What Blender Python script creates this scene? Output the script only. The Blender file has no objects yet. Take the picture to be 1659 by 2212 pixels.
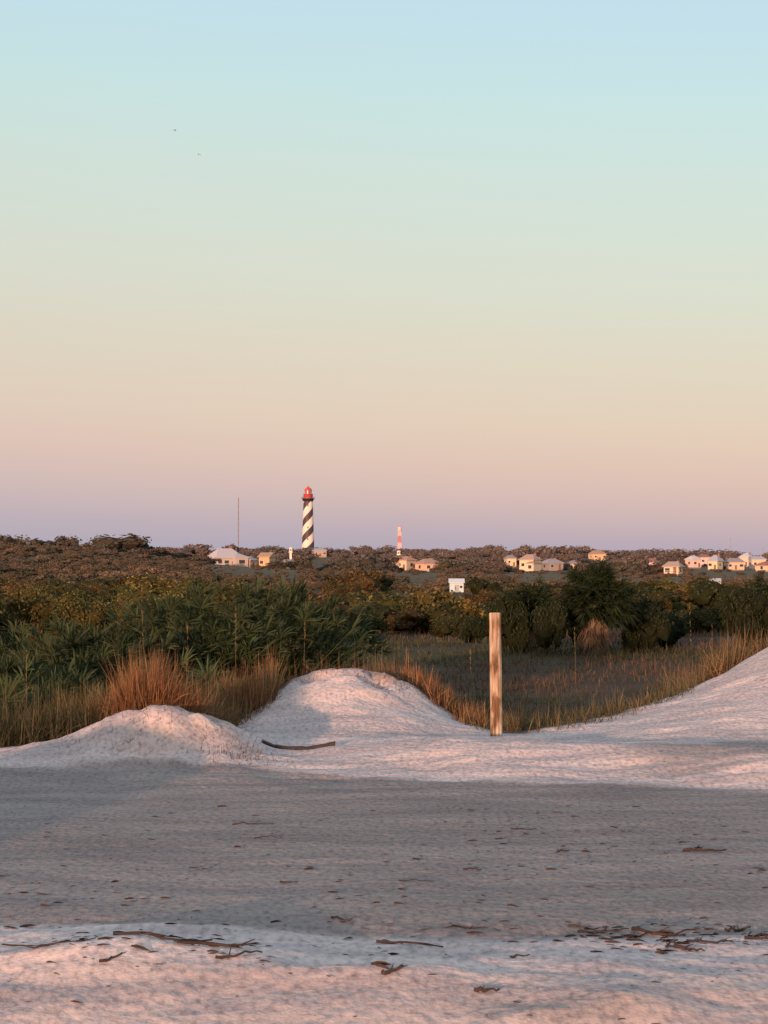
import bpy, math, numpy as np
from mathutils import Vector
R = np.random.default_rng(7)
S = bpy.context.scene
F = 4096.0
def lx(px, d): return (px-829.5)/F*d          # lateral offset (m) for a bearing at distance d
def zz(p, d): return 1.75-(p-1210)/F*d        # height (m) for an elevation angle at distance d
def lin(r,g,b):
    f=lambda c:(c/255/12.92) if c/255<=0.04045 else ((c/255+0.055)/1.055)**2.4
    return (f(r),f(g),f(b))
def ss(a,b,x):
    t=np.clip((x-a)/(b-a),0,1); return t*t*(3-2*t)
# ---------------------------------------------------------------- noise
_T=np.random.default_rng(3).random((512,512))
def vn(x,y):
    x=np.asarray(x,float); y=np.asarray(y,float)
    xi=np.floor(x).astype(np.int64); yi=np.floor(y).astype(np.int64)
    fx=x-xi; fy=y-yi; fx=fx*fx*(3-2*fx); fy=fy*fy*(3-2*fy)
    a=_T[xi&511,yi&511]; b=_T[(xi+1)&511,yi&511]; c=_T[xi&511,(yi+1)&511]; d=_T[(xi+1)&511,(yi+1)&511]
    return (a+(b-a)*fx)*(1-fy)+(c+(d-c)*fx)*fy
def fbm(x,y,s,o=3,seed=0):
    r=0;a=1;t=0
    for i in range(o):
        r=r+a*vn(x/s+17.3*i+seed*31.7,y/s+5.1*i+seed*13.9); t+=a; a*=.5; s*=.5
    return r/t*2-1
# ---------------------------------------------------------------- terrain
_g=np.linspace(-40,40,3201)
def smi(xp,fp,sig=.25):
    v=np.interp(_g,xp,fp); k=int(sig/0.025*3); w=np.exp(-.5*(np.arange(-k,k+1)*.025/sig)**2); w/=w.sum()
    v=np.convolve(np.pad(v,k,'edge'),w,'valid'); return lambda x: np.interp(x,_g,v)
YB=smi([-8,-3.4,-2.4,-1.2,-.5,.5,1.2,2.5,4.6,8],[16.5,17.2,17.7,20.3,22.1,21.7,19.2,20.6,23.3,25],.25)
C1=smi([-4.2,-3.4,-2.82,-2.45,-2.03,-1.58,-1.28,-1.08,-.8],[0,.04,.15,.36,.46,.40,.24,.07,0],.09)
C2=smi([-2.4,-1.89,-1.52,-1.2,-.785,-.417,0,.318,.53,.9,1.2],[0,.10,.20,.38,.52,.56,.50,.36,.17,.02,0],.1)
C3=smi([1.2,1.81,2.37,2.95,3.57,4.09,4.62,5.57,7,10],[0,.0,.03,.10,.23,.42,.68,.95,1.2,1.3],.2)
Y3=smi([1.2,4.6,8],[19.4,22.8,25],.3)
def ag(v,f,b): return np.where(v<0,np.exp(-.5*(v/f)**2),np.exp(-.5*(v/b)**2))
def H(x,y):
    x=np.asarray(x,float); y=np.asarray(y,float)
    e=y-YB(x)
    z=-1.05*ss(0,8,e)
    near=1-ss(26,32,y)
    wob=.35*fbm(x,y,1.0,3,4)
    z=z+C1(x)*ag(y-17.0-wob,.5,.8)*near
    z=z+C2(x+wob*.35)*ag(y-21.3-wob*.7,.95,.9)*near
    z=z+C3(x)*ag(y-Y3(x)-wob,2.1,1.6)
    # unseen dune added left of the view to cast shade on the left dune
    z=z+1.2*np.exp(-.5*(((x+5.6)/1.15)**2+((y-6.4)/2.4)**2))
    yl=np.interp(x,[-6,-1,3.4,8],[16.3,16.1,14.2,13.0])
    z=z+.17*ss(0,1.7,y-yl+.3*fbm(x,y,1.2,2,9))*(1-ss(1.6,3.6,y-yl))*ss(-1.2,.8,x)
    z=z-.07*np.exp(-.5*(((x-1.3)/.7)**2+((y-19.2)/1.2)**2))
    z=z-.36*(1-ss(5.9,8.2,y+.25*fbm(x,y,1.0,2,3)))
    z=z+.095*np.exp(-.5*(((x+1.15)/.33)**2))*ag(y-8.25,.20,.3)
    z=z+.045*np.exp(-.5*(((x+.55)/.2)**2))*ag(y-8.0,.14,.25)
    z=z+.045*np.exp(-.5*(((x-.05)/.22)**2))*ag(y-7.95,.13,.25)
    z=z+.045*np.exp(-.5*(((x-.9)/.3)**2))*ag(y-7.6,.13,.25)
    near2=1-ss(22,40,np.abs(y))
    flat=ss(9.0,9.6,y)*(1-ss(13.8,15.6,y))
    amp=(1-.72*flat)*near2
    z=z+amp*(.034*fbm(x,y,.8,3,1)+.026*fbm(x*.7,y*1.5,.26,3,2))
    rough=C1(x)*ag(y-17,.7,.9)+.9*C2(x)*ss(.3,.5,C2(x))*ag(y-21.2,.4,.8)
    z=z-.5*rough*np.abs(fbm(x*1.2,y*.7,.45,4,6))
    z=z-2.0*ss(90,300,y)
    z=z+ss(850,1500,y)*(8.0*(1-ss(40,420,x)) )
    z=z+8.6*np.exp(-.5*(((x+118)/58)**2+((y-520)/130)**2))
    z=z+.25*fbm(x,y,14,3,5)*ss(30,60,y)+ .9*fbm(x,y,80,2,8)*ss(200,500,y)
    return z
def mesh(name,V,Fc,C=None,mat=None,smooth=False,coll=None):
    me=bpy.data.meshes.new(name); V=np.ascontiguousarray(V,np.float32); Fc=np.ascontiguousarray(Fc,np.int32)
    n,k=Fc.shape
    me.vertices.add(len(V)); me.vertices.foreach_set('co',V.ravel())
    me.loops.add(n*k); me.loops.foreach_set('vertex_index',Fc.ravel())
    me.polygons.add(n); me.polygons.foreach_set('loop_start',np.arange(0,n*k,k,dtype=np.int32))
    me.polygons.foreach_set('loop_total',np.full(n,k,np.int32))
    me.polygons.foreach_set('use_smooth',np.full(n,smooth))
    me.update(calc_edges=True)
    if C is not None:
        a=me.color_attributes.new('tint','FLOAT_COLOR','POINT')
        c=np.ones((len(V),4),np.float32); c[:,:3]=np.clip(C,0,1); a.data.foreach_set('color',c.ravel())
    o=bpy.data.objects.new(name,me); S.collection.objects.link(o)
    if mat: me.materials.append(mat)
    return o
# ---------------------------------------------------------------- materials
def newmat(name):
    m=bpy.data.materials.new(name); m.use_nodes=True; return m,m.node_tree.nodes,m.node_tree.links,m.node_tree.nodes['Principled BSDF']
def noise(N,L,scale,detail=4,coord='Object',vec=None,scl=(1,1,1)):
    t=N.new('ShaderNodeTexCoord'); mp=N.new('ShaderNodeMapping'); mp.inputs['Scale'].default_value=scl
    L.new(t.outputs[coord],mp.inputs['Vector'])
    n=N.new('ShaderNodeTexNoise'); n.inputs['Scale'].default_value=scale; n.inputs['Detail'].default_value=detail
    L.new(mp.outputs[0],n.inputs['Vector']); return n
def ramp(N,L,src,stops):
    r=N.new('ShaderNodeValToRGB'); L.new(src,r.inputs[0]); e=r.color_ramp.elements
    e[0].position,e[0].color=stops[0][0],(*stops[0][1],1); e[1].position,e[1].color=stops[-1][0],(*stops[-1][1],1)
    for p,c in stops[1:-1]:
        q=e.new(p); q.color=(*c,1)
    return r
def mul(N,L,a,b,f=1.0):
    m=N.new('ShaderNodeMix'); m.data_type='RGBA'; m.blend_type='MULTIPLY'; m.inputs[0].default_value=f
    L.new(a,m.inputs[6]); L.new(b,m.inputs[7]); return m.outputs[2]
def veg(name,rough=.75,spec=.15,trans=0.0):
    m,N,L,B=newmat(name)
    a=N.new('ShaderNodeAttribute'); a.attribute_name='tint'
    L.new(a.outputs['Color'],B.inputs['Base Color']); B.inputs['Roughness'].default_value=rough
    B.inputs['Specular IOR Level'].default_value=spec
    if trans:
        t=N.new('ShaderNodeBsdfTranslucent'); L.new(a.outputs['Color'],t.inputs['Color'])
        x=N.new('ShaderNodeMixShader'); x.inputs[0].default_value=trans
        L.new(B.outputs[0],x.inputs[1]); L.new(t.outputs[0],x.inputs[2]); L.new(x.outputs[0],N['Material Output'].inputs['Surface'])
    return m
M_leaf=veg('leaf',.8,.1,.2); M_far=veg('far_leaf',.9,.0,0); M_grass=veg('dry_grass',.8,.1,.2)
def flat(name,col,rough=.7,var=.15,scale=2.0,metal=0,coordscl=(1,1,1)):
    m,N,L,B=newmat(name); n=noise(N,L,scale,4,scl=coordscl)
    c=np.array(col); r=ramp(N,L,n.outputs['Fac'],[(.3,tuple(c*(1-var))),(.7,tuple(np.minimum(c*(1+var),1)))])
    L.new(r.outputs[0],B.inputs['Base Color']); B.inputs['Roughness'].default_value=rough; B.inputs['Metallic'].default_value=metal
    return m
# ground
m,N,L,B=newmat('sand_ground'); a=N.new('ShaderNodeAttribute'); a.attribute_name='tint'
n1=noise(N,L,30,6,scl=(1,.5,1)); r1=ramp(N,L,n1.outputs['Fac'],[(.28,(.62,.62,.65)),(.5,(1,1,1)),(.75,(1.22,1.2,1.17))])
n2=noise(N,L,3.0,6,scl=(.3,1,1)); r2=ramp(N,L,n2.outputs['Fac'],[(.35,(.80,.80,.83)),(.65,(1.1,1.09,1.07))])
c=mul(N,L,a.outputs['Color'],r1.outputs[0]); c=mul(N,L,c,r2.outputs[0]); L.new(c,B.inputs['Base Color'])
B.inputs['Roughness'].default_value=.95; B.inputs['Specular IOR Level'].default_value=.1
nb=noise(N,L,14,6); bp=N.new('ShaderNodeBump'); bp.inputs['Strength'].default_value=.7; bp.inputs['Distance'].default_value=.03
L.new(nb.outputs['Fac'],bp.inputs['Height']); L.new(bp.outputs[0],B.inputs['Normal']); M_ground=m
# ---------------------------------------------------------------- ground mesh
ys=list(np.arange(-40,5,1.0))+list(np.arange(5,26,.045)); st=.06; y=ys[-1]
while y<7000: y+=st; st*=1.0+.018*(1+min(1,.2*(y>60))); ys.append(y); st=max(st,.02)
ys=np.array(ys)
xh=list(np.arange(0,6,.05)); st=.06; x=xh[-1]
while x<4000: x+=st; st*=1.05; xh.append(x)
xh=np.array(xh); xs=np.concatenate([-xh[:0:-1],xh])
X,Y=np.meshgrid(xs,ys); Z=H(X,Y)
nx,ny=len(xs),len(ys); idx=np.arange(nx*ny).reshape(ny,nx)
Fq=np.stack([idx[:-1,:-1],idx[:-1,1:],idx[1:,1:],idx[1:,:-1]],-1).reshape(-1,4)
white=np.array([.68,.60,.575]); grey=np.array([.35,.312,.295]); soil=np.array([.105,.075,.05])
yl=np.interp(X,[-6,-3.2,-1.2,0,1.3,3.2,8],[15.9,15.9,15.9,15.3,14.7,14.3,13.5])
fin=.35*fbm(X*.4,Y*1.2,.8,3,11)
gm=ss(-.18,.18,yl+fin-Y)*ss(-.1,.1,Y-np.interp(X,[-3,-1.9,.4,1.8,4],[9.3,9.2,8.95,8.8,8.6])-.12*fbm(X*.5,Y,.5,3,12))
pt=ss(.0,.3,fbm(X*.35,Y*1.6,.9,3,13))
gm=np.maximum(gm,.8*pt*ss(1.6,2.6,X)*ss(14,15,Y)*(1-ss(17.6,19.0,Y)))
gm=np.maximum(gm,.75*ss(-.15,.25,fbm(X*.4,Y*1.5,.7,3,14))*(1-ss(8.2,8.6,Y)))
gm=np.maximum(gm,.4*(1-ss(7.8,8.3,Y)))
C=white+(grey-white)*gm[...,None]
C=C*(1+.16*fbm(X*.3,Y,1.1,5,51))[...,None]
crest_brown=ss(.0,.35,fbm(X,Y*.8,.35,4,6))*(ss(.32,.5,C2(X))*ag(Y-21.4,.35,.7)+.6*ss(.2,.4,C1(X))*ag(Y-17.1,.35,.6))
C=C+(np.array([.27,.2,.16])-C)*np.clip(crest_brown,0,.75)[...,None]  # brown mottling mixed into the rough dune crests
vm=ss(-.05,.45,Y-YB(X)-.1+.5*fbm(X,Y,.7,3,15)-.5*ss(2,4,X))
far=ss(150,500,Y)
gr=soil*(1+.5*fbm(X,Y,3.0,3,16))[...,None]
gr=gr+(np.array([.08,.08,.045])-gr)*ss(-.1,.4,fbm(X,Y,5,3,17))[...,None]*.7
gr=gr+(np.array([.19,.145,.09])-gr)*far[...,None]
C=C+(gr-C)*vm[...,None]
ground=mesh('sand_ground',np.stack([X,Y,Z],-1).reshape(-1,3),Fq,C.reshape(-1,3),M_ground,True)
# ---------------------------------------------------------------- strip / leaf generators
def nrm(v): return v/np.maximum(np.linalg.norm(v,axis=-1,keepdims=True),1e-9)
class Bag:
    def __init__(s): s.V=[];s.F=[];s.C=[];s.n=0
    def add(s,V,Fc,C): s.V.append(np.asarray(V,np.float32));s.F.append((Fc+s.n).astype(np.int32));s.C.append(np.asarray(C,np.float32));s.n+=len(V)
    def make(s,name,mat,smooth=False): return mesh(name,np.concatenate(s.V),np.concatenate(s.F),np.concatenate(s.C),mat,smooth)
def strips(bag,p0,d,Ln,w,droop,c0,c1,segs=3,twist=None,prof=0):
    n=len(Ln); d=nrm(d); up=np.array([0,0,1.0])
    s=np.cross(d,up)+1e-4; s=nrm(s); q=np.cross(s,d)
    if twist is None: twist=R.uniform(-1.2,1.2,n)
    s=s*np.cos(twist)[:,None]+q*np.sin(twist)[:,None]
    t=np.linspace(0,1,segs+1)
    P=p0[:,None,:]+d[:,None,:]*(Ln[:,None]*t)[...,None]
    P[:,:,2]-=(droop*Ln)[:,None]*t**2
    wp=(1-t)**.7 if prof==0 else np.sin(np.pi*(.12+.88*t))**.8
    wp=np.maximum(np.nan_to_num(wp),.06)
    W=(w[:,None]*wp)[...,None]*.5*s[:,None,:]
    V=np.stack([P-W,P+W],2).reshape(n,-1,3)
    k=2*(segs+1); f=[]
    for i in range(segs): a=2*i; f+=[[a,a+1,a+3],[a,a+3,a+2]]
    f=np.array(f); Fc=(f[None]+(np.arange(n)*k)[:,None,None]).reshape(-1,3)
    Cc=c0[:,None,:]+(c1-c0)[:,None,:]*t[None,:,None]
    Cc=np.repeat(Cc[:,:,None,:],2,2).reshape(-1,3)
    bag.add(V.reshape(-1,3),Fc,Cc)
def cvar(c,n,v=.25):
    c=np.array(c); return c*(1+R.uniform(-v,v,(n,1)))*(1+R.uniform(-.07,.07,(n,3)))
def grass(bag,x,y,h,w,c0,c1,lean=.35,segs=3,drp=.35,zoff=-.02):
    n=len(x); az=R.uniform(0,2*np.pi,n); l=np.abs(R.normal(0,lean,n))
    d=np.stack([np.cos(az)*l,np.sin(az)*l,np.ones(n)],-1)
    p=np.stack([x,y,H(x,y)+zoff],-1)
    strips(bag,p,d,h,w,drp*R.uniform(.2,1.3,n)*l*1.5,c0,c1,segs)
def leafs(cen,nor,size,asp=.55):
    n=len(cen); a=nrm(np.cross(nor,R.normal(size=(n,3)))); b=np.cross(nrm(nor),a)
    a=a*size[:,None]*.5; b=b*(size*asp)[:,None]*.5
    V=np.stack([cen-a,cen+b,cen+a,cen-b],1).reshape(-1,3)
    f=np.array([[0,1,2],[0,2,3]]); Fc=(f[None]+(np.arange(n)*4)[:,None,None]).reshape(-1,3)
    return V,Fc
def ico(sub=1):
    import bmesh
    b=bmesh.new(); bmesh.ops.create_icosphere(b,subdivisions=sub,radius=1); b.verts.ensure_lookup_table()
    v=np.array([q.co[:] for q in b.verts]); f=np.array([[q.index for q in g.verts] for g in b.faces]); b.free(); return v,f
IV,IF=ico(2); JV,JF=ico(1)
def bush_proto(nl,lsize,lobes=7,flatn=.8,trunk=True,core=.62,spread=.6,lo=False,asp=.6,cs_=.4):
    """unit crown: radius ~1, base at z=0, top ~ z=2*flatn"""
    iv,jf=(JV,JF) if lo else (IV,IF)
    V=[];Fs=[];C=[];n=0
    cs=np.stack([R.uniform(-spread,spread,lobes),R.uniform(-spread,spread,lobes),R.uniform(.45,1.4,lobes)*flatn],-1); cs[0]=(0,0,flatn)
    rs=R.uniform(.25,.55,lobes); rs[0]=.6
    for c,r in zip(cs,rs):
        v=iv*r*core*(1+.25*R.normal(size=(len(iv),1)))+c; V.append(v);Fs.append(jf+n);C.append(np.full((len(v),3),cs_));n+=len(v)  # opaque core, coloured dark for the shade inside the crown
    per=np.maximum((nl*rs**2/(rs**2).sum()).astype(int),6)
    for c,r,k in zip(cs,rs,per):
        d=nrm(R.normal(size=(k,3))); d[:,2]=np.abs(d[:,2])*1.0-.25*R.random(k); d=nrm(d)
        rad=r*(.68+.45*R.random(k)**1.3)
        cen=c+d*rad[:,None]
        v,f=leafs(cen,nrm(d+R.normal(size=(k,3))*.6),lsize*R.uniform(.6,1.5,k),asp)
        sh=(.6+.42*np.clip(cen[:,2]/(2*flatn),0,1))*R.uniform(.65,1.4,k)*R.uniform(.8,1.2)  # shade painted into leaf colour, darker towards the crown's base
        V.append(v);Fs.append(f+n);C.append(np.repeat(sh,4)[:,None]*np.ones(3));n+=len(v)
    if trunk:
        b=Bag(); k=5; az=R.uniform(0,6.28,k)
        strips(b,np.zeros((k,3)),np.stack([np.cos(az)*.35,np.sin(az)*.35,np.ones(k)],-1),np.full(k,1.2),np.full(k,.07),np.zeros(k),np.full((k,3),.6),np.full((k,3),.5),2)
        V.append(b.V[0]);Fs.append(b.F[0]+n);C.append(b.C[0]);n+=len(b.V[0])
    return np.concatenate(V),np.concatenate(Fs),np.concatenate(C)
def scatter(bag,protos,x,y,z,sx,sz,cols):
    for i in range(len(x)):
        V,Fc,C=protos[R.integers(len(protos))]
        a=R.uniform(0,6.28); c,s=math.cos(a),math.sin(a); q=R.uniform(.8,1.2)
        v=np.stack([(V[:,0]*c-V[:,1]*s)*sx[i]*q,(V[:,0]*s+V[:,1]*c)*sx[i],V[:,2]*sz[i]],-1)+np.array([x[i],y[i],z[i]])
        bag.add(v,Fc,C*cols[i])
# ---------------------------------------------------------------- buildings
M_glass=flat('window_glass',(.05,.06,.08),.15,.1); M_trim=flat('white_trim',(.78,.76,.74),.6,.04)
def boxm(name,cx,cy,cz,sx,sy,sz,mat,parent=None,bev=0):
    V=np.array([[i,j,k] for k in(-.5,.5) for j in(-.5,.5) for i in(-.5,.5)])*[sx,sy,sz]+[cx,cy,cz]
    Fc=np.array([[0,2,3,1],[4,5,7,6],[0,1,5,4],[2,6,7,3],[0,4,6,2],[1,3,7,5]])
    o=mesh(name,V,Fc,None,mat)
    if parent: o.parent=parent
    return o
def prism(name,w,d,z0,h,mat,parent,over=.5,hip=0.0,thick=.2):
    a=w/2+over;b=d/2+over;r=a-hip*b if hip else a
    V=np.array([[-a,-b,z0],[a,-b,z0],[a,b,z0],[-a,b,z0],[-r,0,z0+h],[r,0,z0+h],[-a,-b,z0-thick],[a,-b,z0-thick],[a,b,z0-thick],[-a,b,z0-thick]])
    me=bpy.data.meshes.new(name); me.from_pydata(V.tolist(),[],[[0,1,5,4],[2,3,4,5],[1,2,5],[3,0,4],[6,7,1,0],[7,8,2,1],[8,9,3,2],[9,6,0,3],[9,8,7,6]])
    o=bpy.data.objects.new(name,me); S.collection.objects.link(o); me.materials.append(mat); o.parent=parent; return o
HOUSES=[]
def house(px,d,w,dep,wh,rh,wall,roof,rot=0,floors=1,hip=0,sink=0,name='beach_house',porch=True,wing=None):
    x=lx(px,d); z=float(H(x,d))-sink
    e=bpy.data.objects.new(name,None); S.collection.objects.link(e)
    mw=flat('house_wall',wall,.75,.06,1.5); mr=flat('house_roof',roof,.8,.12,3)
    zb=.5
    boxm('foundation',0,0,zb/2-1,w-.3,dep-.3,zb+2.0,flat('foundation',(.35,.33,.3),.9),e)
    boxm('walls',0,0,zb+wh/2,w,dep,wh,mw,e)
    prism('roof',w,dep,zb+wh+.2,rh,mr,e,.5,hip)
    nW=max(2,int(w/2.6)); fh=wh/floors
    for fl in range(floors):
        for i in range(nW):
            xx=-w/2+(i+.5)*w/nW; zc=zb+fl*fh+fh*.56
            if fl==0 and i==nW//2:
                boxm('door',xx,-dep/2-.03,zb+1.05,1.0,.06,2.1,flat('door',(.2,.12,.08),.6),e); continue
            ww=R.uniform(1.0,1.9)
            boxm('window_frame',xx,-dep/2-.02,zc,ww+.2,.05,1.4,M_trim,e); boxm('window_pane',xx,-dep/2-.06,zc,ww,.05,1.2,M_glass,e)
        for j in(-1,1):
            boxm('window_pane',j*(w/2+.03),0,zb+fl*fh+fh*.56,.06,1.3,1.2,M_glass,e)
    if porch:
        boxm('deck',0,-dep/2-1.35,zb-.1,w*.7,2.5,.2,M_trim,e)
        for i in range(4): boxm('deck_post',-w*.33+i*w*.22,-dep/2-2.5,zb/2-.4,.18,.18,zb+.4,M_trim,e)
        boxm('deck_rail',0,-dep/2-2.55,zb+.95,w*.7,.08,.1,M_trim,e)
    boxm('chimney',w*.28,dep*.18,zb+wh+rh*.7,.8,.8,rh*1.2,flat('chimney_brick',(.3,.16,.11),.9),e)
    if wing:
        wx,ww,wwh,wrh=wing
        boxm('wing_walls',wx,-dep*.25,zb+wwh/2,ww,dep*1.1,wwh,mw,e)
        p=prism('wing_roof',ww,dep*1.1,zb+wwh+.2,wrh,mr,e,.4,hip); p.location=(wx,-dep*.25,0)
        boxm('window_pane',wx,-dep*.8-.04,zb+wwh*.55,ww*.45,.06,1.3,M_glass,e)
    e.location=(x,d,z); e.rotation_euler=(0,0,rot)
    HOUSES.append((x/d,(w*.5)/d,d,z)); return e
W1=(.7,.62,.54);W2=(.62,.42,.24);RW=(.62,.62,.66);RG=(.30,.30,.32);RB=(.42,.47,.54);RR=(.32,.17,.13)
house(486,700,10.5,9,3.2,3.4,(.5,.46,.44),(.54,.53,.57),.5,1,.6,wing=(3.6,5,3.4,1.6))
house(530,702,6.5,7,2.8,1.3,(.74,.5,.34),(.5,.47,.45),-.3,1,.4,porch=False)
house(577,690,4.0,6,4.2,1.5,W2,(.45,.33,.24),-.3,1,0,porch=False)
house(628,650,3.8,5,2.0,1.1,(.6,.4,.2),RG,.4,1,0,porch=False)
house(690,1300,8.5,8,4.0,1.5,(.4,.34,.3),RB,.2,1,.5,porch=False)
house(878,740,4.6,7,3.6,1.5,(.7,.56,.42),(.5,.3,.22),-.6,1,.5,wing=(-2,2.4,4.6,1.0))
house(924,700,6.8,7,2.6,1.7,(.74,.52,.36),(.45,.30,.24),.5,1,.6)
house(1145,730,5.8,7,4.2,2.0,(.76,.60,.44),(.46,.34,.28),-.5,1,.5,wing=(2.4,3,2.8,1.2))
house(1192,790,7,7,2.4,1.8,(.3,.28,.28),(.33,.34,.37),.4,1,.6,porch=False)
house(1290,1300,9.5,8,4.0,2.4,(.7,.52,.32),(.42,.28,.2),.35,1,.6,porch=False)
house(1454,560,4.4,5,2.1,1.4,(.74,.56,.4),(.46,.36,.3),-.4,1,.4)
for px,d,w,wh,rh,f,rc in((1497,980,5,3.9,1.9,1,RW),(1545,880,4.6,3.8,2.6,1,RB),(1586,900,8,3.4,1.8,1,RG),(1636,930,7,4.4,1.5,1,RB),(1700,840,9,3.8,2,1,RG),(1408,960,5,3.0,1.8,1,RR),(1655,760,5,2.0,1.4,1,RR),(1236,900,4,2.8,1.4,1,RG),(1102,1000,5,4.0,1.6,1,RG),(1762,800,7,3.6,1.8,1,RW),(1520,1080,6,4.6,1.4,1,RR),(1612,1020,5,4.6,2.0,1,RW)):
    house(px,d,w,7,wh,rh,(.7,R.uniform(.50,.60),R.uniform(.36,.52)),rc,R.uniform(-.8,.8),f,.5,0,porch=False)
def shed(px,d,w,h,col,rc,name='garden_shed'):
    x=lx(px,d); e=bpy.data.objects.new(name,None); S.collection.objects.link(e)
    boxm('walls',0,0,h/2-.1,w,w*.8,h+.2,flat('shed_wall',col,.7,.05),e); prism('roof',w,w*.8,h+.1,h*.4,flat('shed_roof',rc,.4,.05),e,.15,0,.08)
    boxm('door',0,-w*.4-.02,h*.42,w*.3,.04,h*.8,flat('shed_door',(.3,.4,.45),.6),e); boxm('window_pane',w*.32,-w*.4-.02,h*.6,w*.18,.04,h*.25,M_glass,e)
    e.location=(x,d,float(H(x,d))); HOUSES.append((x/d,(w*.5+.5)/d,d,0)); return e
shed(986,262,1.9,1.3,(.5,.68,.75),(.6,.74,.8)); shed(1545,330,1.7,1.1,(.6,.64,.68),(.5,.54,.6))
def chim(px,d,top,name='lookout_tower'):
    x=lx(px,d); z=float(H(x,d)); h=zz(top,d)-z; e=bpy.data.objects.new(name,None); S.collection.objects.link(e); mt=flat('tower_paint',(.8,.78,.74),.6,.05)
    boxm('shaft',0,0,h*.4,.9,.9,h*.8,mt,e); boxm('platform',0,0,h*.815,1.7,1.7,.25,mt,e); boxm('cabin',0,0,h*.9,1.2,1.2,h*.14,mt,e); prism('cap',1.2,1.2,h*.975,h*.025+.3,mt,e,.2,1.0,.1)
    boxm('window_pane',0,-.63,h*.9,.7,.05,.6,M_glass,e)
    e.location=(x,d,z); HOUSES.append((x/d,.8/d,d,0))
chim(628,800,1183); chim(861,760,1190)
# ---------------------------------------------------------------- lighthouse
def lathe(name,prof,mat,parent,seg=40,smooth=True):
    P=np.array(prof); a=np.linspace(0,2*np.pi,seg,endpoint=False)
    V=np.stack([P[:,0:1]*np.cos(a),P[:,0:1]*np.sin(a),np.repeat(P[:,1:2],seg,1)],-1).reshape(-1,3)
    f=[[i*seg+j,i*seg+(j+1)%seg,(i+1)*seg+(j+1)%seg,(i+1)*seg+j] for i in range(len(P)-1) for j in range(seg)]
    o=mesh(name,V,np.array(f),None,mat,smooth); o.parent=parent; return o
D=1600; lxp=lx(665.5,D); LB=float(H(lxp,D)); e=bpy.data.objects.new('lighthouse',None); S.collection.objects.link(e)
top=zz(1047,D)-LB; gal=zz(1077,D)-LB
m,N,L,B=newmat('spiral_paint'); tc=N.new('ShaderNodeTexCoord'); sp=N.new('ShaderNodeSeparateXYZ'); L.new(tc.outputs['Object'],sp.inputs[0])
def mth(op,a,b=None):
    q=N.new('ShaderNodeMath'); q.operation=op
    for i,v in enumerate((a,b)):
        if v is None: continue
        if isinstance(v,(int,float)): q.inputs[i].default_value=v
        else: L.new(v,q.inputs[i])
    return q.outputs[0]
at=mth('ARCTAN2',sp.outputs['Y'],sp.outputs['X']); tt=mth('MULTIPLY',at,2/(2*math.pi)); zt=mth('DIVIDE',sp.outputs['Z'],14.0)
fr=mth('FRACT',mth('ADD',mth('SUBTRACT',tt,zt),100.1)); lt=mth('LESS_THAN',fr,.47)
mx=N.new('ShaderNodeMix'); mx.data_type='RGBA'; L.new(lt,mx.inputs[0]); mx.inputs[6].default_value=(.80,.74,.70,1); mx.inputs[7].default_value=(.06,.05,.06,1)
L.new(mx.outputs[2],B.inputs['Base Color']); B.inputs['Roughness'].default_value=.6; M_spi=m
M_red=flat('red_paint',(.5,.09,.10),.5,.1); M_blk=flat('black_paint',(.045,.04,.045),.5,.1); M_lens=flat('lantern_glass',(.35,.14,.14),.2,.1)
lathe('tower',[(5.6,0),(5.5,2),(5.2,8)]+[(5.2-1.3*t,8+(gal-2.5-8)*t) for t in np.linspace(.1,1,12)],M_spi,e)
lathe('corbel',[(3.92,gal-2.5),(4.1,gal-2.3),(5.0,gal-.4),(5.5,gal-.35),(5.5,gal+.2),(3.2,gal+.2)],M_blk,e)
for k in range(20):
    a=k*math.pi/10; boxm('railing_post',5.35*math.cos(a),5.35*math.sin(a),gal+.75,.12,.12,1.1,M_blk,e)
lathe('railing',[(5.3,gal+1.3),(5.42,gal+1.3),(5.42,gal+1.42),(5.3,gal+1.42)],M_blk,e)
lathe('watch_room',[(3.9,gal+.2),(3.9,gal+3.4),(4.3,gal+3.5),(4.3,gal+3.9),(3.1,gal+3.95)],M_red,e)
lathe('lantern_glass',[(2.8,gal+3.9),(2.8,gal+7.0)],M_lens,e)
for k in range(10):
    a=k*math.pi/5; boxm('mullion',2.85*math.cos(a),2.85*math.sin(a),gal+5.45,.25,.25,3.1,M_red,e)
lathe('lantern_roof',[(3.3,gal+6.9),(3.3,gal+7.2),(2.5,gal+8.4),(1.2,gal+9.4),(.45,gal+9.9),(.45,gal+10.5),(.15,gal+10.7),(.1,top)],M_red,e)
lathe('base_building',[(7.5,0),(7.5,4),(6.8,5),(5.4,5.2)],M_trim,e,8,False)
for k,zf in enumerate((.3,.5,.7,.88)):
    rr=5.2-1.3*max(0,(zf*gal-8)/(gal-10.5)); boxm('window_opening',0,-rr-.02,zf*gal,.9,.25,1.6,M_glass,e)
e.location=(lxp,D,LB)
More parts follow.
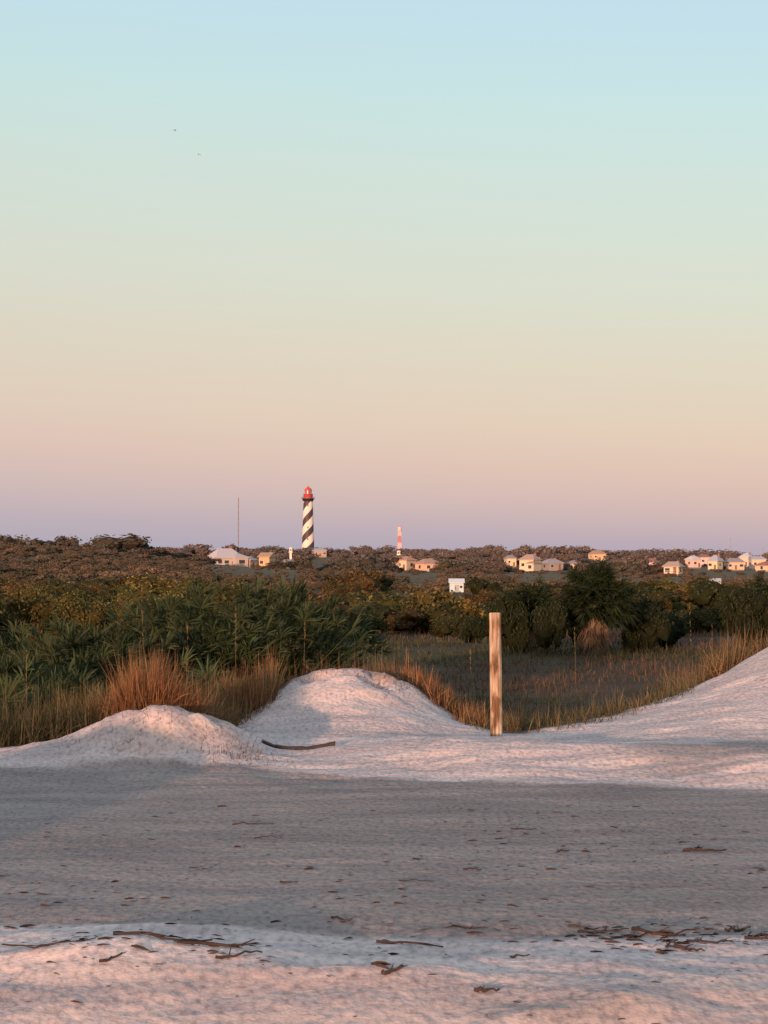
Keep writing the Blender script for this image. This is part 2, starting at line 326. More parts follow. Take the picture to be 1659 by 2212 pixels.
def mast(px,d,top,wid,name,cols,rad=.12,step=4,head=False):
    x=lx(px,d); z=float(H(x,d)); h=zz(top,d)-z
    e=bpy.data.objects.new(name,None); S.collection.objects.link(e); mats=[flat('mast_paint',c,.6,.05) for c in cols]
    n=int(h/step)
    for i in range(n):
        z0=i*h/n; z1=(i+1)*h/n; b=Bag(); w0=wid*(1-.35*i/n)/2; w1=wid*(1-.35*(i+1)/n)/2
        cs0=[(-w0,-w0),(w0,-w0),(w0,w0),(-w0,w0)]; cs1=[(-w1,-w1),(w1,-w1),(w1,w1),(-w1,w1)]
        seg=[]
        for k in range(4):
            seg+=[(cs0[k]+(z0,),cs1[k]+(z1,)),(cs0[k]+(z0,),cs1[(k+1)%4]+(z1,)),(cs1[k]+(z1,),cs1[(k+1)%4]+(z1,)),(cs0[(k+1)%4]+(z0,),cs1[k]+(z1,))]
        for A,Bq in seg:
            A=np.array(A);Bq=np.array(Bq); dd=nrm(Bq-A); s=nrm(np.cross(dd,[.3,.9,.2])); q=np.cross(dd,s)
            V=np.array([A+rad*(s*c+q*t) for c,t in((1,0),(0,1),(-1,0),(0,-1))]+[Bq+rad*(s*c+q*t) for c,t in((1,0),(0,1),(-1,0),(0,-1))])
            b.add(V,np.array([[j,(j+1)%4,4+(j+1)%4] for j in range(4)]+[[j,4+(j+1)%4,4+j] for j in range(4)]),np.ones((8,3)))
        o=b.make('lattice_section',mats[(i//2)%len(mats)]); o.parent=e
    if head:
        lathe('antenna_drum',[(.1,h-4.5),(1.6,h-4.4),(1.6,h-.6),(1.0,h-.2),(.1,h+.4)],mats[-1],e,16)
    e.location=(x,d,z); return e
mast(863,1500,1137,2.8,'radio_tower',[(.6,.24,.24),(.75,.6,.6)],.36,2.6,True)
mast(515,2000,1075,1.0,'antenna_mast',[(.30,.27,.30)],.16,6)
mast(1578,1800,1160,.6,'antenna_mast',[(.4,.37,.4)],.08,6); mast(1648,1800,1180,.6,'antenna_mast',[(.4,.37,.4)],.08,6); mast(152,1500,1152,.6,'antenna_mast',[(.4,.37,.4)],.08,6)
# ---------------------------------------------------------------- distant trees
def blocked(x,y,ex=0):
    a=x/y
    for ha,hw,hd,hz in HOUSES:
        if abs(a-ha)<hw+ex/y and y<hd+6: return hd
    return 0
tp=[bush_proto(260,.18,9,.8,True,.72,.62,True,.7,.6) for _ in range(7)]
def forest(name,n,d0,d1,sz0,sz1,palette,haze,ang=.27,pw=1.0,hk=1900,ang0=None):
    b=Bag(); X_=[];Y_=[];Z_=[];A_=[];B_=[];C_=[]
    for i in range(n):
        d=d0+(d1-d0)*R.random(); x=R.uniform(-ang if ang0 is None else ang0,ang)*d
        s=sz0+(sz1-sz0)*R.random()**pw; s*=(.55+.9*float(vn(x/45+3,d/80)))
        hd=blocked(x,d,s*.4)
        if hd:
            if d<hd*.5: s=min(s,1.5)
            elif R.random()<.84: continue
            else: s=min(s*.5,1.7)
        z=float(H(x,d)); c=np.array(palette[R.integers(len(palette))])*R.uniform(.7,1.3)
        c=c+(np.array(haze)-c)*min(.7,d/hk)  # aerial haze painted into the tree colour, more with distance
        X_.append(x);Y_.append(d);Z_.append(z-.15*s);A_.append(s*R.uniform(.75,1.3));B_.append(s*R.uniform(.45,.78));C_.append(c)
    scatter(b,tp,X_,Y_,Z_,A_,B_,C_); return b.make(name,M_far)
pal=[(.06,.072,.04),(.075,.075,.042),(.11,.085,.055),(.045,.055,.034)]
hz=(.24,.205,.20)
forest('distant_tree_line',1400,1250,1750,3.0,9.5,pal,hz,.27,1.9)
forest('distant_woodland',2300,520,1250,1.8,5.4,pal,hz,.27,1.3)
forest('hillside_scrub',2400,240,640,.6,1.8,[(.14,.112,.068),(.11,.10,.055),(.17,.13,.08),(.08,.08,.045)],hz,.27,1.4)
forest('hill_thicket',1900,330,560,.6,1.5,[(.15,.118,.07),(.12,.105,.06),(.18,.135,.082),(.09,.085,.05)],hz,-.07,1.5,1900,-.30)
# midground shrub belt
sp_=[bush_proto(1000,.105,14,.75,True,.7,.65,False,.5) for _ in range(6)]
b=Bag(); X_=[];Y_=[];Z_=[];A_=[];B_=[];C_=[]
for i in range(1500):
    d=72+180*R.random()**1.5; x=R.uniform(-.25,.25)*d
    hd=blocked(x,d,1.0)
    s=R.uniform(.7,1.8)*(.6+.75*float(vn(x/8+8,d/9)))
    if hd and d>120: continue
    if hd and hd<400: s=min(s,.9)
    if d<110: s=min(s,1.5)
    if vn(x/6,d/9)<.34: continue
    c=np.array([(.14,.14,.042),(.095,.10,.038),(.18,.145,.045),(.07,.085,.034),(.16,.115,.05)][R.integers(5)])*R.uniform(.65,1.25)
    X_.append(x);Y_.append(d);Z_.append(float(H(x,d))-.15);A_.append(s);B_.append(s*.76*R.uniform(.75,1.2));C_.append(c)
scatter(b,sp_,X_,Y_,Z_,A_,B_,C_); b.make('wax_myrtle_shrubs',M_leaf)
np_=[bush_proto(2600,.085,16,.8,True,.66,.62,False,.5) for _ in range(4)]
def shrub(px,d,w,h,c,name='evergreen_shrub'):
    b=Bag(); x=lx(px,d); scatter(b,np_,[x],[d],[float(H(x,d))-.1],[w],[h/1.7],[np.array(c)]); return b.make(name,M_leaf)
G1=(.04,.054,.025);G2=(.075,.084,.034)
for px,d,w,h,c in((1090,56,.75,2.2,G1),(1140,58,.9,2.2,G1),(1180,54,.55,1.9,G1),(1400,57,.75,1.9,G1),(1450,60,.7,1.5,G1),(1240,62,.8,1.9,G1),
    (1610,58,.85,2.4,G1),(1670,57,1.0,2.4,G1),(700,62,.9,1.6,G2),(640,60,1.0,1.9,G1),(790,66,1.0,1.4,G2),(870,72,1.0,1.2,G2),(960,66,.8,1.0,G2),(1030,62,.7,1.2,G1),
    (330,55,1.1,2.0,G2),(180,58,1.2,2.0,(.13,.12,.04)),(60,60,1.3,2.2,(.14,.12,.04)),(-60,58,1.3,2.2,G2),(1500,72,1,1.2,G2),(1560,76,1,1.3,G2)):
    shrub(px,d,w,h,c)
# ---------------------------------------------------------------- palms / palmettos
def fans(bag,P,Dn,pet,nl,ll,col,spread=1.9,drp=.35,wid=.035,ppc=(.10,.12,.04)):
    n=len(P); Dn=nrm(Dn); up=np.array([0,0,1.]); s=nrm(np.cross(Dn,up)+1e-3*R.normal(size=(n,3)))
    tip=P+Dn*pet[:,None]; tip[:,2]-=.12*pet
    strips(bag,P,Dn,pet,np.full(n,wid*.8),np.full(n,.12),cvar(ppc,n),cvar(ppc,n),2)
    q=np.cross(s,Dn)
    tw=R.uniform(-.7,.7,n); s2=s*np.cos(tw)[:,None]+q*np.sin(tw)[:,None]
    ang=np.linspace(-spread,spread,nl)
    d=Dn[:,None]*np.cos(ang)[None,:,None]+s2[:,None]*np.sin(ang)[None,:,None]+R.normal(size=(n,nl,3))*.09
    Ln=ll[:,None]*(1-.25*np.abs(ang)/spread)[None]*R.uniform(.85,1.1,(n,nl))
    cb=cvar(col,n,.4)[:,None]*np.ones((1,nl,1))
    strips(bag,np.repeat(tip[:,None],nl,1).reshape(-1,3),d.reshape(-1,3),Ln.ravel(),np.full(n*nl,wid),np.full(n*nl,drp)*R.uniform(.3,1.5,n*nl),cb.reshape(-1,3),(cb*1.2).reshape(-1,3),3,prof=1)
def palmetto(px,d,rad,h,n,col=(.048,.07,.034),ll=.42,name='saw_palmetto'):
    n=int(n*1.4); b=Bag(); x=lx(px,d); a=R.uniform(0,6.28,n); r=rad*.8*np.sqrt(R.random(n)); X0=x+r*np.cos(a); Y0=d+r*np.sin(a)
    P=np.stack([X0,Y0,H(X0,Y0)],-1); el=R.uniform(.75,1.5,n); az=a+R.normal(0,.5,n)
    Dn=np.stack([np.cos(el)*np.cos(az),np.cos(el)*np.sin(az),np.sin(el)],-1)
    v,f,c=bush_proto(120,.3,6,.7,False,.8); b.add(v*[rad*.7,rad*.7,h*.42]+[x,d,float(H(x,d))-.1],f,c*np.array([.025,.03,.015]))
    fans(b,P,Dn,np.maximum(.2,(h-ll*.6)*R.uniform(.45,1.12,n)),14,ll*R.uniform(.7,1.25,n),col,1.3,.3,.032)
    m=int(n*.15); fans(b,P[:m],Dn[:m],np.maximum(.2,(h-ll)*R.uniform(.3,.8,m)),11,ll*R.uniform(.6,1,m),(.17,.13,.08),1.1,.9,.03,(.16,.12,.08))
    return b.make(name,M_leaf)
for px,d,rad,h,n in((520,33,1.0,2.6,230),(600,35,.8,2.25,120),(450,34,.7,2.25,120),(130,31,.9,1.95,150),(210,30,.8,1.75,120),(30,27,.8,1.5,120),(-40,26,.9,1.6,120),(270,32,.6,1.7,70),(80,23,.7,1.15,110),(0,21.5,.6,1.0,90),(170,22,.6,1.1,90),(385,28,.6,1.4,80),(640,38,.6,1.6,60),(430,25,.5,1.1,60)):
    palmetto(px,d,rad,h,n)
def palm(px,d,topp,r,name='palm_tree',n=90):
    x=lx(px,d); z=float(H(x,d)); cz=zz(topp,d)-z-r*1.0; b=Bag()
    k=14; seg=14; ts=np.linspace(0,1,k); V=[]
    for t in ts:
        rad=.17*(1.15-.3*t)*(1+.1*((t*k)%2>1))
        for j in range(seg):
            a=j*2*math.pi/seg; V.append((rad*(1+.12*R.normal())*math.cos(a),rad*(1+.12*R.normal())*math.sin(a),-.2+t*(cz+.2)))
    f=[]
    for i in range(k-1):
        for j in range(seg): A=i*seg+j;B_=i*seg+(j+1)%seg; f+=[[A,B_,B_+seg],[A,B_+seg,A+seg]]
    b.add(np.array(V),np.array(f),np.tile([.26,.21,.17],(len(V),1)))
    m=int(n*.5); a=R.uniform(0,6.28,m); zc=R.uniform(.1,.75,m)*cz
    P=np.stack([.15*np.cos(a),.15*np.sin(a),zc],-1); el=R.uniform(-1.35,-.7,m)
    fans(b,P,np.stack([np.cos(el)*np.cos(a),np.cos(el)*np.sin(a),np.sin(el)],-1),R.uniform(.08,.3,m),9,R.uniform(.2,.38,m)*r,(.17,.13,.10),.9,.5,.03,(.17,.13,.09))
    n=int(n*2.6)
    el=np.arcsin(R.uniform(-.6,1,n)); a=R.uniform(0,6.28,n); P=np.tile([0,0,cz],(n,1))+R.normal(size=(n,3))*[.12,.08,.15]
    Dn=np.stack([np.cos(el)*np.cos(a),np.cos(el)*np.sin(a),np.sin(el)],-1)
    fans(b,P,Dn,r*R.uniform(.35,.78,n),15,r*R.uniform(.2,.4,n),(.024,.038,.017),1.9,.3,.035,(.03,.045,.02))
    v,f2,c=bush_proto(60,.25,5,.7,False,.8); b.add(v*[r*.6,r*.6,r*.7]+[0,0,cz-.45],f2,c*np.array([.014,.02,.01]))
    o=b.make(name,M_leaf); o.location=(x,d,z); return o
palm(1285,55,1196,1.32,n=130); palm(1640,60,1240,.9,n=60); palm(1150,57,1250,.85,n=60); palm(1405,59,1285,.8,n=50)
# ---------------------------------------------------------------- grasses
b=Bag(); n=95000; d=24+56*R.random(n)**1.25; x=R.uniform(-.27,.27,n)*d
k=(d>YB(x)+2.0)&(fbm(x,d,2.2,3,21)+R.normal(0,.25,n)>-.2); x=x[k];d=d[k];n=len(x)
q=ss(-.25,.3,fbm(x*.7,d,4,3,22))[:,None]
c=(1-q)*np.array([.14,.097,.068])+q*np.array([.085,.092,.045]); c=c*R.uniform(.5,1.4,(n,1))
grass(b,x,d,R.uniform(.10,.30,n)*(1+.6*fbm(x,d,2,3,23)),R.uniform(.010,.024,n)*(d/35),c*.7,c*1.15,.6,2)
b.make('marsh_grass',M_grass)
b=Bag()
def patch(px0,px1,d0,d1,n,h0,h1,cols,lean=.35,w=.008,clump=.25,drp=.4):
    d=R.uniform(d0,d1,n); pxx=R.uniform(px0,px1,n); x=lx(pxx,d)
    k=(fbm(x,d,.55,2,31)+R.normal(0,.16,n)>-clump)&(d>YB(x)-.1); x=x[k];d=d[k];n=len(x)
    cc=np.array(cols)[R.integers(len(cols),size=n)]*R.uniform(.5,1.35,(n,1))
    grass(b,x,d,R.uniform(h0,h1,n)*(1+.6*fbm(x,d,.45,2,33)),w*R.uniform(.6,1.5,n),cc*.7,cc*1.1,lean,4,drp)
rust=[(.29,.145,.07),(.22,.115,.06),(.33,.19,.09)]; tan=[(.27,.20,.11),(.20,.155,.085),(.13,.12,.06)]; grn=[(.08,.09,.045),(.11,.11,.055),(.15,.13,.075)]; dk=[(.04,.055,.025),(.055,.06,.032),(.09,.075,.05)]
patch(-140,260,17.2,20.5,7500,.12,.6,dk+grn,.7)
patch(-120,260,18,24,3500,.3,.8,dk+grn+tan[:1],.6)
patch(130,480,17.8,20.5,5600,.15,.68,tan+grn+rust[:1],.65)
patch(380,600,19.0,23,5500,.2,.58,tan+rust,.6)
patch(560,980,22.0,26,9500,.12,.46,rust+rust+tan,.6)
patch(880,1050,20.4,24.5,4200,.10,.42,rust+tan[:1],.6)
patch(640,900,23,28,4000,.3,.7,tan+rust,.5)
patch(560,960,28,40,5000,.3,.7,tan+grn,.5,.014)
patch(1000,1500,20,29,8500,.08,.30,grn+tan,.7)
patch(1480,1800,24.0,29,7500,.2,.65,tan+[(.3,.19,.1)],.55)
patch(1420,1700,29,40,4000,.3,.8,tan+grn,.5,.014)
patch(1080,1300,24,32,2200,.25,.5,tan,.45)
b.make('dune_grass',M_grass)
def bunch(x,y,n,h,rad,cols,name='bluestem_grass_clump',lean=.5):
    b=Bag(); a=R.uniform(0,6.28,n); r=rad*np.sqrt(R.random(n)); X0=x+r*np.cos(a); Y0=y+r*np.sin(a)
    a=a+R.normal(0,.9,n); l=np.abs(R.normal(0,lean,n)); d=np.stack([np.cos(a)*l,np.sin(a)*l,np.ones(n)],-1)
    cc=np.array(cols)[R.integers(len(cols),size=n)]*R.uniform(.4,1.4,(n,1))
    strips(b,np.stack([X0,Y0,H(X0,Y0)-.03],-1),d,h*R.uniform(.3,1.12,n)**1.1,.0065*R.uniform(.6,1.5,n),R.uniform(.1,1.1,n)*l,cc*.7,cc*1.15,5)
    return b.make(name,M_grass)
for px,d,n,h,rad,cols in((318,17.8,1500,.72,.17,rust),(362,17.9,1100,.58,.15,rust),(275,17.9,900,.5,.16,rust),(340,18.3,900,.75,.2,rust+tan),(300,18.4,700,.8,.2,tan),(425,18.2,700,.48,.16,tan+rust),(395,18.0,600,.45,.15,rust),
    (235,18.0,700,.55,.2,tan+rust),(180,17.9,700,.48,.2,tan+grn),(120,17.8,700,.42,.2,tan+dk),(60,17.7,600,.38,.22,dk+tan),(10,17.6,600,.36,.22,dk),(170,18.6,600,.6,.22,tan+rust),(470,19.2,700,.42,.18,tan+rust),(530,20.3,800,.5,.16,rust),(500,20.6,600,.55,.18,tan+rust),(560,21.2,600,.42,.18,rust+tan),
    (900,21.9,700,.3,.18,rust),(940,21.9,600,.36,.18,rust),(985,21.6,500,.3,.16,rust+dk),(860,23,600,.5,.25,rust),(780,23,700,.5,.25,rust),(700,23,600,.48,.22,rust+tan),(640,23.2,600,.5,.22,tan),(830,24,500,.65,.2,tan+rust),
    (740,22.3,300,.2,.3,rust+tan),(600,22.0,400,.28,.2,rust+tan),(1560,24.4,900,.5,.25,[(.33,.2,.1)]+tan),(1520,24.6,500,.45,.22,tan),(1620,25,900,.5,.3,tan+rust),(1115,20.3,160,.42,.08,tan),(1700,25.2,700,.5,.3,tan)):
    bunch(lx(px,d),d,n,h,rad,cols)
b=Bag()
def oats(px,d,topp,c=(.2,.16,.08)):
    x=lx(px,d); z=float(H(x,d)); h=zz(topp,d)-z
    P=np.array([[x,d,z]]); dn=np.array([[R.normal(0,.03),R.normal(0,.03),1.]])
    strips(b,P,dn,np.array([h*.86]),np.array([.012]),np.array([0.]),np.array([c]),np.array([c]),5,np.zeros(1))
    k=34; t=R.uniform(.55,.95,k); Q=P+nrm(dn)*(h*t)[:,None]; a=R.uniform(0,6.28,k)
    strips(b,Q,np.stack([np.cos(a)*.25,np.sin(a)*.25,R.uniform(.5,1.2,k)],-1),R.uniform(.03,.08,k),np.full(k,.008),np.full(k,.3),cvar((.2,.15,.07),k),cvar((.24,.18,.08),k),2)
    k=8; a=R.uniform(0,6.28,k); strips(b,np.repeat(P,k,0),np.stack([np.cos(a)*.4,np.sin(a)*.4,np.ones(k)],-1),h*R.uniform(.3,.6,k),np.full(k,.01),np.full(k,.35),cvar((.12,.12,.05),k),cvar((.2,.17,.09),k),4)
for px,d,t in((318,19.5,1240),(510,21,1295),(402,20,1340),(1018,24,1395),(1246,28,1340),(1498,26,1290),(1535,27,1330),(60,20,1390),(655,24,1330)): oats(px,d,t)
b.make('sea_oats',M_grass)
b=Bag(); n=1000; x=np.concatenate([R.normal(-1.22,.16,550),R.normal(-2.0,.45,450)]); y=np.concatenate([R.normal(16.5,.22,550),R.normal(16.8,.25,450)])
grass(b,x,y,R.uniform(.03,.11,n),R.uniform(.004,.009,n),cvar((.12,.08,.06),n),cvar((.18,.12,.09),n),1.4,3,.4)
n=1700; x=R.uniform(-1.4,.6,n); y=21.2+R.normal(0,.2,n)-.2*np.cos(x*4); grass(b,x,y,R.uniform(.03,.10,n),R.uniform(.004,.010,n),cvar((.14,.09,.065),n),cvar((.22,.14,.1),n),1.4,3,.4)
b.make('dune_roots',M_grass)
# ---------------------------------------------------------------- wooden post
m,N,L,B=newmat('weathered_wood'); n1=noise(N,L,5,6,scl=(6,6,.6)); n2=noise(N,L,3.6,5,scl=(2.4,2.4,1.0))
r1=ramp(N,L,n1.outputs['Fac'],[(.3,(.13,.085,.055)),(.5,(.36,.25,.15)),(.7,(.5,.39,.26))])
r2=ramp(N,L,n2.outputs['Fac'],[(.40,(.42,.33,.27)),(.49,(1,1,1)),(.60,(1.35,1.55,1.9))])
L.new(mul(N,L,r1.outputs[0],r2.outputs[0]),B.inputs['Base Color']); B.inputs['Roughness'].default_value=.85
bp=N.new('ShaderNodeBump'); bp.inputs['Strength'].default_value=.9; bp.inputs['Distance'].default_value=.01; L.new(n1.outputs['Fac'],bp.inputs['Height']); L.new(bp.outputs[0],B.inputs['Normal'])
pd=18.6
for _ in range(12): pd=.5*pd+.5*min(19.2,max(16.8,(1.75-float(H(lx(1072,pd),pd)))*F/(1593-1210)))
pxx=lx(1072,pd); pz=float(H(pxx,pd)); ph=zz(1325,pd)-pz
print('post',pd,pz,ph)
k=60; seg=32; V=[];a=np.linspace(0,2*np.pi,seg,endpoint=False)
for i in range(k+1):
    z=-.3+(ph+.3)*i/k
    rr=.060*(1+.05*fbm(np.cos(a)*2+5,np.sin(a)*2+z*1.5,.8,3,41)+.02*fbm(a*5,z*np.ones(seg)*.4,.6,2,42)-.14*np.exp(-.5*((a-5.2)/.08)**2)-.12*np.exp(-.5*((a-3.9)/.07)**2))
    V+=[(rr[j]*math.cos(a[j]),rr[j]*math.sin(a[j]),z) for j in range(seg)]
V+=[(.9*v[0],.9*v[1],ph+.008) for v in V[-seg:]]; V.append((0,0,ph+.01)); k+=1
f=[]
for i in range(k):
    for j in range(seg): A=i*seg+j;B_=i*seg+(j+1)%seg; f+=[[A,B_,B_+seg],[A,B_+seg,A+seg]]
for j in range(seg): f.append([k*seg+j,k*seg+(j+1)%seg,(k+1)*seg])
o=mesh('wooden_post',np.array(V),np.array(f),None,m,True); o.location=(pxx,pd,pz); o.rotation_euler=(0,math.radians(-.6),0)
# ---------------------------------------------------------------- driftwood
M_drift=flat('driftwood',(.045,.03,.025),.9,.45,9)
def tube(pts,r0,r1,seg=7):
    pts=np.array(pts,float); V=[];n=len(pts)
    for i in range(n):
        t=nrm(pts[min(i+1,n-1)]-pts[max(i-1,0)]); s=nrm(np.cross(t,[0,0,1.])+1e-6); q=np.cross(s,t); r=(r0+(r1-r0)*i/(n-1))*R.uniform(.85,1.15)
        V+=[pts[i]+r*(s*math.cos(a)+q*math.sin(a)) for a in np.linspace(0,2*np.pi,seg,endpoint=False)]
    f=[]
    for i in range(n-1):
        for j in range(seg): A=i*seg+j;B_=i*seg+(j+1)%seg; f+=[[A,B_,B_+seg],[A,B_+seg,A+seg]]
    f+= [[0,j+1,j] for j in range(1,seg-1)]+[[(n-1)*seg,(n-1)*seg+j,(n-1)*seg+j+1] for j in range(1,seg-1)]
    return np.array(V),np.array(f)
def stick(px,p,lenpx,ang=0,r=.008,twigs=2,name='driftwood_stick',bend=.12):
    r=r*.9; d=1.75*F/(p-1210)
    for _ in range(6): d=(1.75-float(H(lx(px,d),d)))*F/(p-1210)
    x=lx(px,d); Ln=lenpx/F*d; n=9; t=np.linspace(-.5,.5,n); ca,sa=math.cos(ang),math.sin(ang)
    w=bend*Ln*np.cumsum(R.normal(0,.35,n)); xx=x+t*Ln*ca-w*sa*.5; yy=d+t*Ln*sa+w*ca
    zt=H(xx,yy); zt=np.maximum(zt,zt.mean()-.004)+r*.8+np.abs(R.normal(0,.005,n)); b=Bag()
    v,f=tube(np.stack([xx,yy,zt],-1),r,r*.45); b.add(v,f,np.ones((len(v),3)))
    for i in range(twigs):
        j=R.integers(2,n-2); a=ang+R.choice([-1,1])*R.uniform(.4,1.2); l=Ln*R.uniform(.15,.4); tt=np.linspace(0,1,5)
        X0=xx[j]+tt*l*math.cos(a); Y0=yy[j]+tt*l*math.sin(a); v,f=tube(np.stack([X0,Y0,np.maximum(H(X0,Y0),zt[j]-.01)+r*.5+tt*.02],-1),r*.5,r*.2,5); b.add(v,f,np.ones((len(v),3)))
    return b.make(name,M_drift,True)
for a_ in ((548,1779,88,.0,.006,1),(1520,1838,92,-.15,.011,3),(885,2035,150,-.3,.008,1),(470,2085,170,.1,.010,1),(350,2062,220,-.25,.009,3),(240,2045,60,.8,.008,1),(520,2112,110,.5,.008,1),
    (850,2092,60,.6,.010,2),(1050,2133,55,.1,.010,1),(740,1982,50,-.4,.006,1),(1420,2012,120,-.5,.010,4),(1480,2052,80,-.9,.010,3),(1300,2012,110,.1,.008,3),(1590,2008,70,.5,.009,4),(1640,2025,70,-.1,.009,3),(1120,2065,40,.1,.006,0),
    (1360,2025,90,.3,.007,3),(1530,2030,100,-.2,.007,3),(1450,2035,70,1.0,.006,2),(1260,2005,70,-.3,.006,2),
    (1015,2000,80,-.1,.005,1),(580,1808,60,.1,.005,0),(1130,1790,55,.1,.005,0),(625,1905,40,0,.006,0),(1020,1877,40,0,.006,0),(900,1902,80,.0,.004,0),(1215,1838,26,0,.009,0),(430,1875,40,0,.004,0),(680,2190,60,.0,.006,1),(110,2065,200,-.05,.005,1)):
    stick(*a_)
b=Bag()
def bits(n,px0,px1,p0,p1,s0,s1,c):
    p=R.uniform(p0,p1,n); d=1.75*F/(p-1210); x=lx(R.uniform(px0,px1,n),d)
    s=s0+(s1-s0)*R.random(n)**2; a=R.normal(0,.5,n)
    dr=np.stack([np.cos(a),np.sin(a)*.8,R.uniform(-.05,.15,n)],-1); P=np.stack([x,d,H(x,d)+.004],-1)
    strips(b,P,dr,s,np.maximum(.005,s*R.uniform(.08,.25,n)),np.full(n,.15),cvar(c,n,.4),cvar(c,n,.4),3,R.uniform(.6,1.4,n),prof=1)
bits(300,-200,1850,1740,1990,.012,.08,(.10,.075,.06)); bits(100,-100,1800,1985,2110,.02,.09,(.09,.065,.05)); bits(110,1230,1700,1990,2050,.02,.10,(.07,.05,.04))
bits(60,-100,1800,2080,2210,.01,.06,(.12,.09,.07)); bits(60,60,560,2035,2100,.02,.10,(.12,.08,.06)); bits(90,900,1500,1730,1880,.012,.035,(.08,.06,.05))
b.make('seaweed_debris',M_drift,False)
x0,y0=lx(565,17.3),17.45; x1,y1=lx(725,17.3),17.2; b=Bag(); n=14; ts=np.linspace(0,1,n); V=[]
for i,t in enumerate(ts):
    xx=x0+(x1-x0)*t; yy=y0+(y1-y0)*t; za=float(H(x0+(x1-x0)*.45,y0)); zb=float(H(xx,yy)); hh=max(za,zb)-zb+.022+.012*t+.002*R.normal(); w=.05
    if t<.25: hh=min(hh,.02+.05*t)
    V+=[(xx,yy-w,zb-.03),(xx,yy-w+.01,zb+hh),(xx,yy+w,zb+hh+.004),(xx,yy+w,zb-.03)]
f=[]
for i in range(n-1):
    for j in range(4): A=i*4+j;B_=i*4+(j+1)%4; f+=[[A,B_,B_+4],[A,B_+4,A+4]]
f+=[[0,1,2],[0,2,3],[(n-1)*4,(n-1)*4+2,(n-1)*4+1],[(n-1)*4,(n-1)*4+3,(n-1)*4+2]]
mesh('driftwood_plank',np.array(V),np.array(f),None,M_drift)
# ---------------------------------------------------------------- birds
M_bird=flat('feathers',(.4,.4,.42),.8,.2,20)
def bird(px,p,d,s,rot):
    b=Bag(); v=IV*[.22,.07,.065]; b.add(v,IF,np.ones((len(v),3))); v=IV*.06+[.22,0,.03]; b.add(v,IF,np.ones((len(v),3)))
    b.add(np.array([[.27,-.015,.03],[.27,.015,.03],[.34,0,.02]]),np.array([[0,1,2]]),np.ones((3,3)))
    b.add(np.array([[-.15,-.03,0],[-.15,.03,0],[-.36,.08,0],[-.36,-.08,0]]),np.array([[0,1,2],[0,2,3]]),np.ones((4,3)))
    for s_ in(-1,1):
        V=np.array([[.1,0,.03],[-.08,0,.03],[.13,s_*.25,.17],[-.06,s_*.25,.15],[.0,s_*.55,.10],[-.1,s_*.5,.09]]); b.add(V,np.array([[0,1,3],[0,3,2],[2,3,5],[2,5,4]]),np.ones((6,3)))
    o=b.make('gull',M_bird); o.scale=(s,s,s); o.location=(lx(px,d),d,zz(p,d)); o.rotation_euler=(.2,0,rot)
bird(375,277,190,.6,.6); bird(428,330,220,.6,2.4)
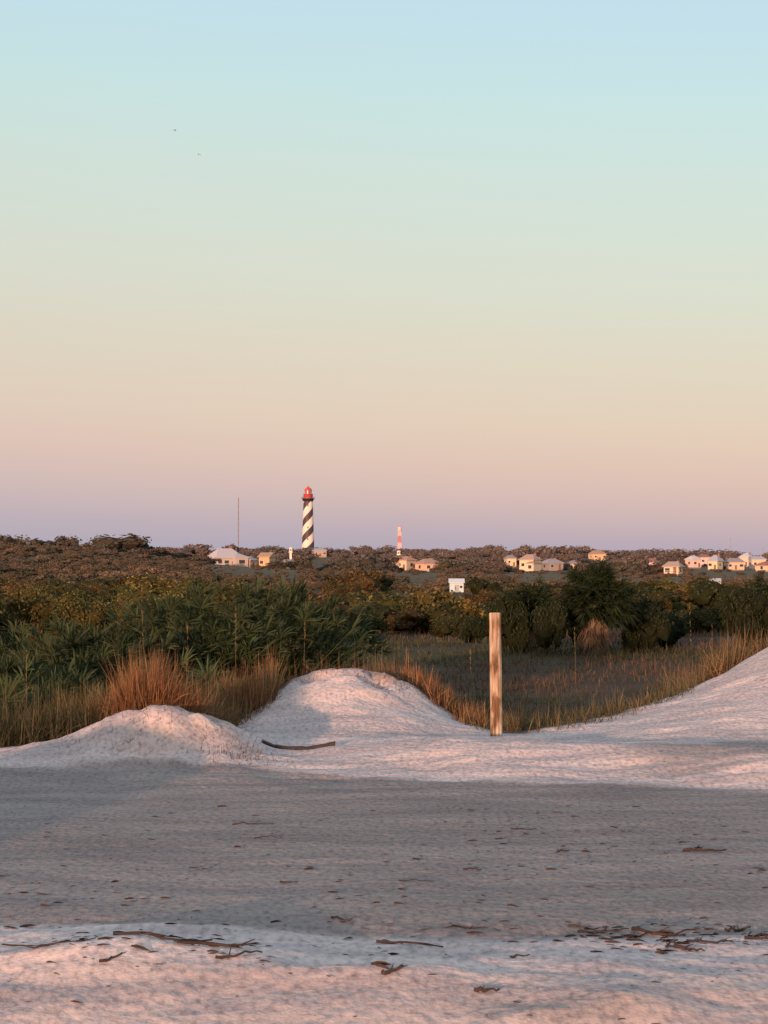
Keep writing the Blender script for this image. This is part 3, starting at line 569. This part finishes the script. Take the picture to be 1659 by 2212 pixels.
# ---------------------------------------------------------------- sky and sun
EL=4.2; AZ=20.0   # sun low behind the viewer, a little to the left
w=bpy.data.worlds.new("World"); S.world=w; w.use_nodes=True; N=w.node_tree.nodes; L=w.node_tree.links
bg=N['Background']; sky=N.new('ShaderNodeTexSky'); sky.sky_type='NISHITA'; sky.sun_disc=False
sky.sun_elevation=math.radians(EL); sky.sun_rotation=math.radians(180+AZ); L.new(sky.outputs[0],bg.inputs[0]); bg.inputs[1].default_value=.05
tc=N.new('ShaderNodeTexCoord'); sp=N.new('ShaderNodeSeparateXYZ'); L.new(tc.outputs['Generated'],sp.inputs[0])
ma=N.new('ShaderNodeMath'); ma.operation='MULTIPLY_ADD'; L.new(sp.outputs['X'],ma.inputs[0]); ma.inputs[1].default_value=.05; L.new(sp.outputs['Z'],ma.inputs[2])
st=[(0,(163,164,188)),(.015,(174,164,186)),(.032,(191,170,182)),(.051,(205,176,178)),(.075,(210,186,178)),(.112,(209,196,183)),(.147,(206,206,193)),(.194,(201,213,204)),(.239,(193,218,217)),(.283,(188,215,227)),(.5,(172,190,206)),(1,(152,166,186))]
rp=ramp(N,L,ma.outputs[0],[(p,lin(*c)) for p,c in st])
wr=ramp(N,L,ma.outputs[0],[(0,lin(240,178,145)),(.2,lin(235,194,165)),(.5,lin(196,189,188)),(1,lin(152,166,186))])
my=N.new('ShaderNodeMapRange'); L.new(sp.outputs['Y'],my.inputs[0]); my.inputs[1].default_value=.2; my.inputs[2].default_value=-.8
mxw=N.new('ShaderNodeMix'); mxw.data_type='RGBA'; L.new(my.outputs[0],mxw.inputs[0]); L.new(rp.outputs[0],mxw.inputs[6]); L.new(wr.outputs[0],mxw.inputs[7])
b2=N.new('ShaderNodeBackground'); L.new(mxw.outputs[2],b2.inputs[0]); b2.inputs[1].default_value=.92
ad=N.new('ShaderNodeAddShader'); L.new(bg.outputs[0],ad.inputs[0]); L.new(b2.outputs[0],ad.inputs[1]); L.new(ad.outputs[0],N['World Output'].inputs['Surface'])
sl=bpy.data.lights.new('sun','SUN'); sl.energy=5.0; sl.angle=math.radians(.8); sl.color=(1,.50,.31)
so=bpy.data.objects.new('sun',sl); S.collection.objects.link(so)
dirv=Vector((math.sin(math.radians(AZ))*math.cos(math.radians(EL)),math.cos(math.radians(AZ))*math.cos(math.radians(EL)),-math.sin(math.radians(EL))))
so.rotation_euler=dirv.to_track_quat('-Z','Y').to_euler()
# ---------------------------------------------------------------- camera
cd=bpy.data.cameras.new('camera'); cam=bpy.data.objects.new('camera',cd); S.collection.objects.link(cam); S.camera=cam
cd.sensor_fit='VERTICAL'; cd.sensor_height=36; cd.lens=36*F/2212; cd.clip_end=12000; cd.clip_start=.1
cam.location=(0,0,1.75); cam.rotation_euler=(math.radians(90)+math.atan((1210-1106)/F),0,0)
S.view_settings.view_transform='Standard'; S.view_settings.look='None'; S.view_settings.exposure=0
